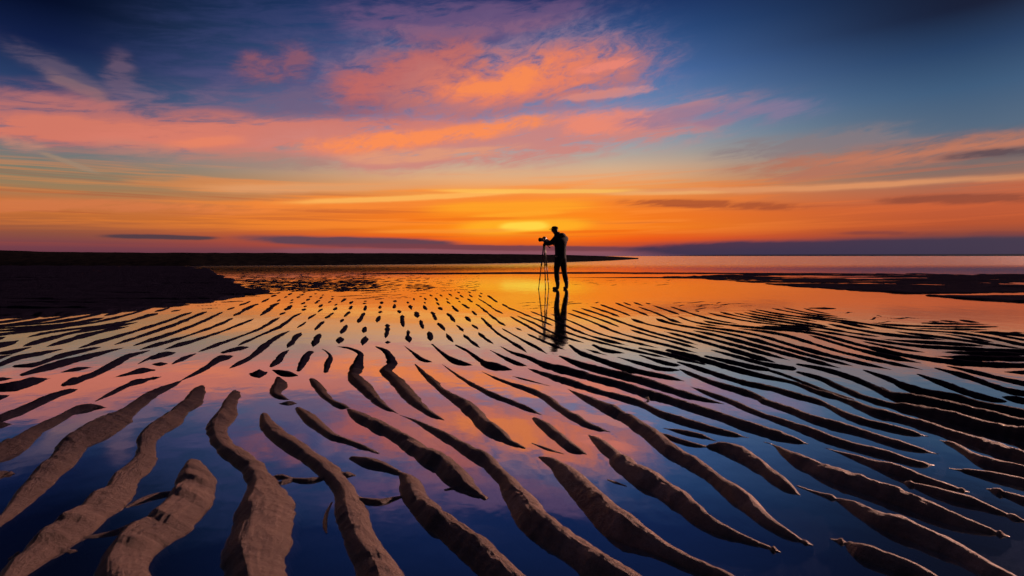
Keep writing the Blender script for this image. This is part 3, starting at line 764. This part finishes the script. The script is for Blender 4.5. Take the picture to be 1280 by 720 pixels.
for k in range(13):                          # curved peak of the cap
    t = -1.15+2.3*k/12; rows = []
    for rr_ in (.088, .120, .150 if abs(t) < .9 else .128):
        rows.append((hx-.02+math.sin(t)*rr_*.92, hy-.01+math.cos(t)*rr_, 1.715-.012*abs(t)-(rr_-.088)*.35))
    rings.append([bm.verts.new(p) for p in rows]+[bm.verts.new((p[0], p[1], p[2]-.006)) for p in rows[::-1]])
for a, b in zip(rings[:-1], rings[1:]):
    for i in range(6): bm.faces.new((a[i], a[(i+1) % 6], b[(i+1) % 6], b[i]))
bm.faces.new(rings[0]); bm.faces.new(rings[-1][::-1]); bobj('cap_peak', bm, M_cap, cp)

Rz = Matrix.Rotation(YAW, 3, 'Z')
cw = Vector((FX, FY, -.012)) + Rz @ CAMP
# tripod ------------------------------------------------------------
tp = empty('tripod', (cw.x, cw.y, -.012), YAW); tag(tp, 'slim dark metal tripod standing in the shallow water in front of the photographer', 'tripod')
apx = cw.z+.012-.135                         # top of the legs above the ground
for k, (ex, ey) in enumerate([(-.17,-.10), (.02,-.13), (.13,.10)]):
    e = Rz.inverted() @ Vector((ex, ey, 0)); foot = Vector((e.x, e.y, .0)); top = Vector((e.x*.12, e.y*.12, apx-.02))
    kn = top.lerp(foot, .45); kn2 = top.lerp(foot, .78)
    bm = bmesh.new(); tube_bm(bm, top, kn, .0185, .0185); tube_bm(bm, top.lerp(foot, .43), kn2, .0145, .0145); tube_bm(bm, top.lerp(foot, .76), foot+Vector((0,0,.02)), .011, .011)
    lg = bobj('leg', bm, M_alu, tp)
    for q, r in ((kn, .024), (kn2, .020)):
        bm = bmesh.new(); dr = (foot-top).normalized(); tube_bm(bm, q-dr*.028, q+dr*.022, r, r*.92); bobj('leg_clamp', bm, M_rub, lg)
    bm = bmesh.new(); tube_bm(bm, foot+Vector((0,0,.03)), foot+Vector((0,0,-.02)), .018, .013); bobj('rubber_foot', bm, M_rub, lg)
bm = bmesh.new(); tube_bm(bm, (0,0,apx-.30), (0,0,apx+.04), .015, .015); bobj('centre_column', bm, M_alu, tp)
bm = bmesh.new(); tube_bm(bm, (0,0,apx-.035), (0,0,apx+.015), .048, .042, 20); bobj('spider', bm, M_rub, tp)
bm = bmesh.new(); tube_bm(bm, (0,0,apx+.02), (0,0,apx+.045), .030, .030, 20); tube_bm(bm, (0,0,apx+.04), (0,0,apx+.068), .024, .018, 20)
box_bm(bm, (0,0,apx+.073), (.06,.06,.012)); hdm = bobj('ball_head', bm, M_blk, tp)
bm = bmesh.new(); tube_bm(bm, (0,0,apx+.035), (.05,-.17,apx-.09), .008, .008); tube_bm(bm, (.038,-.13,apx-.061), (.056,-.19,apx-.104), .014, .012); bobj('pan_handle', bm, M_rub, hdm)
# camera ------------------------------------------------------------
cm = empty('stills_camera', (cw.x, cw.y, apx+.079-.012), YAW); cm.scale = (1.08, 1.08, 1.08); tag(cm, 'black camera with lens hood on top of the tripod, held by the photographer', 'camera')
bm = bmesh.new(); box_bm(bm, (0,0,.052), (.142,.062,.100), 0, .010); box_bm(bm, (.058,.022,.050), (.030,.045,.090), 0, .010); bobj('camera_body', bm, M_blk, cm)
bm = bmesh.new(); box_bm(bm, (0,.004,.115), (.058,.066,.034), 0, .010); tube_bm(bm, (0,-.03,.112), (0,-.045,.112), .016, .018); bobj('viewfinder', bm, M_blk, cm)
bm = bmesh.new(); tube_bm(bm, (0,.028,.055), (0,.070,.055), .036, .038, 28); tube_bm(bm, (0,.070,.055), (0,.125,.055), .041, .041, 28); ln = bobj('lens', bm, M_blk, cm)
bm = bmesh.new(); tube_bm(bm, (0,.125,.055), (0,.128,.055), .036, .036, 28); bobj('front_glass', bm, M_glass, ln)
bm = bmesh.new()
A = []
for (yy, r) in ((.120,.043),(.185,.056),(.185,.053),(.124,.040)):
    A.append([bm.verts.new((math.cos(2*math.pi*i/28)*r, yy, .055+math.sin(2*math.pi*i/28)*r)) for i in range(28)])
for q in range(4):
    for i in range(28): bm.faces.new((A[q][i], A[q][(i+1) % 28], A[(q+1) % 4][(i+1) % 28], A[(q+1) % 4][i]))
bobj('lens_hood', bm, M_rub, ln)
bm = bmesh.new(); tube_bm(bm, (.045,.005,.100), (.045,.005,.110), .012, .011); bobj('dial', bm, M_blk, cm)
bm = bmesh.new(); tube_bm(bm, (-.045,.0,.100), (-.045,.0,.109), .014, .014); bobj('dial', bm, M_blk, cm)
# a scrap of weed lying in the film of water -------------------------
wx, wy = at(810, 500); bm = bmesh.new(); r5 = random.Random(3)
for k in range(9):
    a = r5.uniform(0, 6.28); L = r5.uniform(.012, .034); p = Vector((0, 0, .003)); w = r5.uniform(.002, .004); pv = None
    for j in range(6):
        q = p+Vector((math.cos(a), math.sin(a), 0))*L*j/5+Vector((0, 0, .010*math.sin(j/5*3.0)*(1+.5*math.sin(k))))
        n = Vector((-math.sin(a), math.cos(a), 0))*w*(1-j/6.)
        cur = [bm.verts.new(q+n), bm.verts.new(q-n), bm.verts.new(q-n-Vector((0,0,.002))), bm.verts.new(q+n-Vector((0,0,.002)))]
        if pv:
            for i in range(4): bm.faces.new((pv[i], pv[(i+1) % 4], cur[(i+1) % 4], cur[i]))
        else: bm.faces.new(cur)
        pv = cur; a += r5.uniform(-.4, .4)
    bm.faces.new(pv[::-1])
wd = bobj('seaweed_scrap', bm, simple('weed', (.03,.03,.018), .5, .5, 80, .3, .2), None)
wd.location = (wx, wy, 0); tag(wd, 'small dark scrap of seaweed lying alone in the blue water between two sand ridges', 'seaweed')
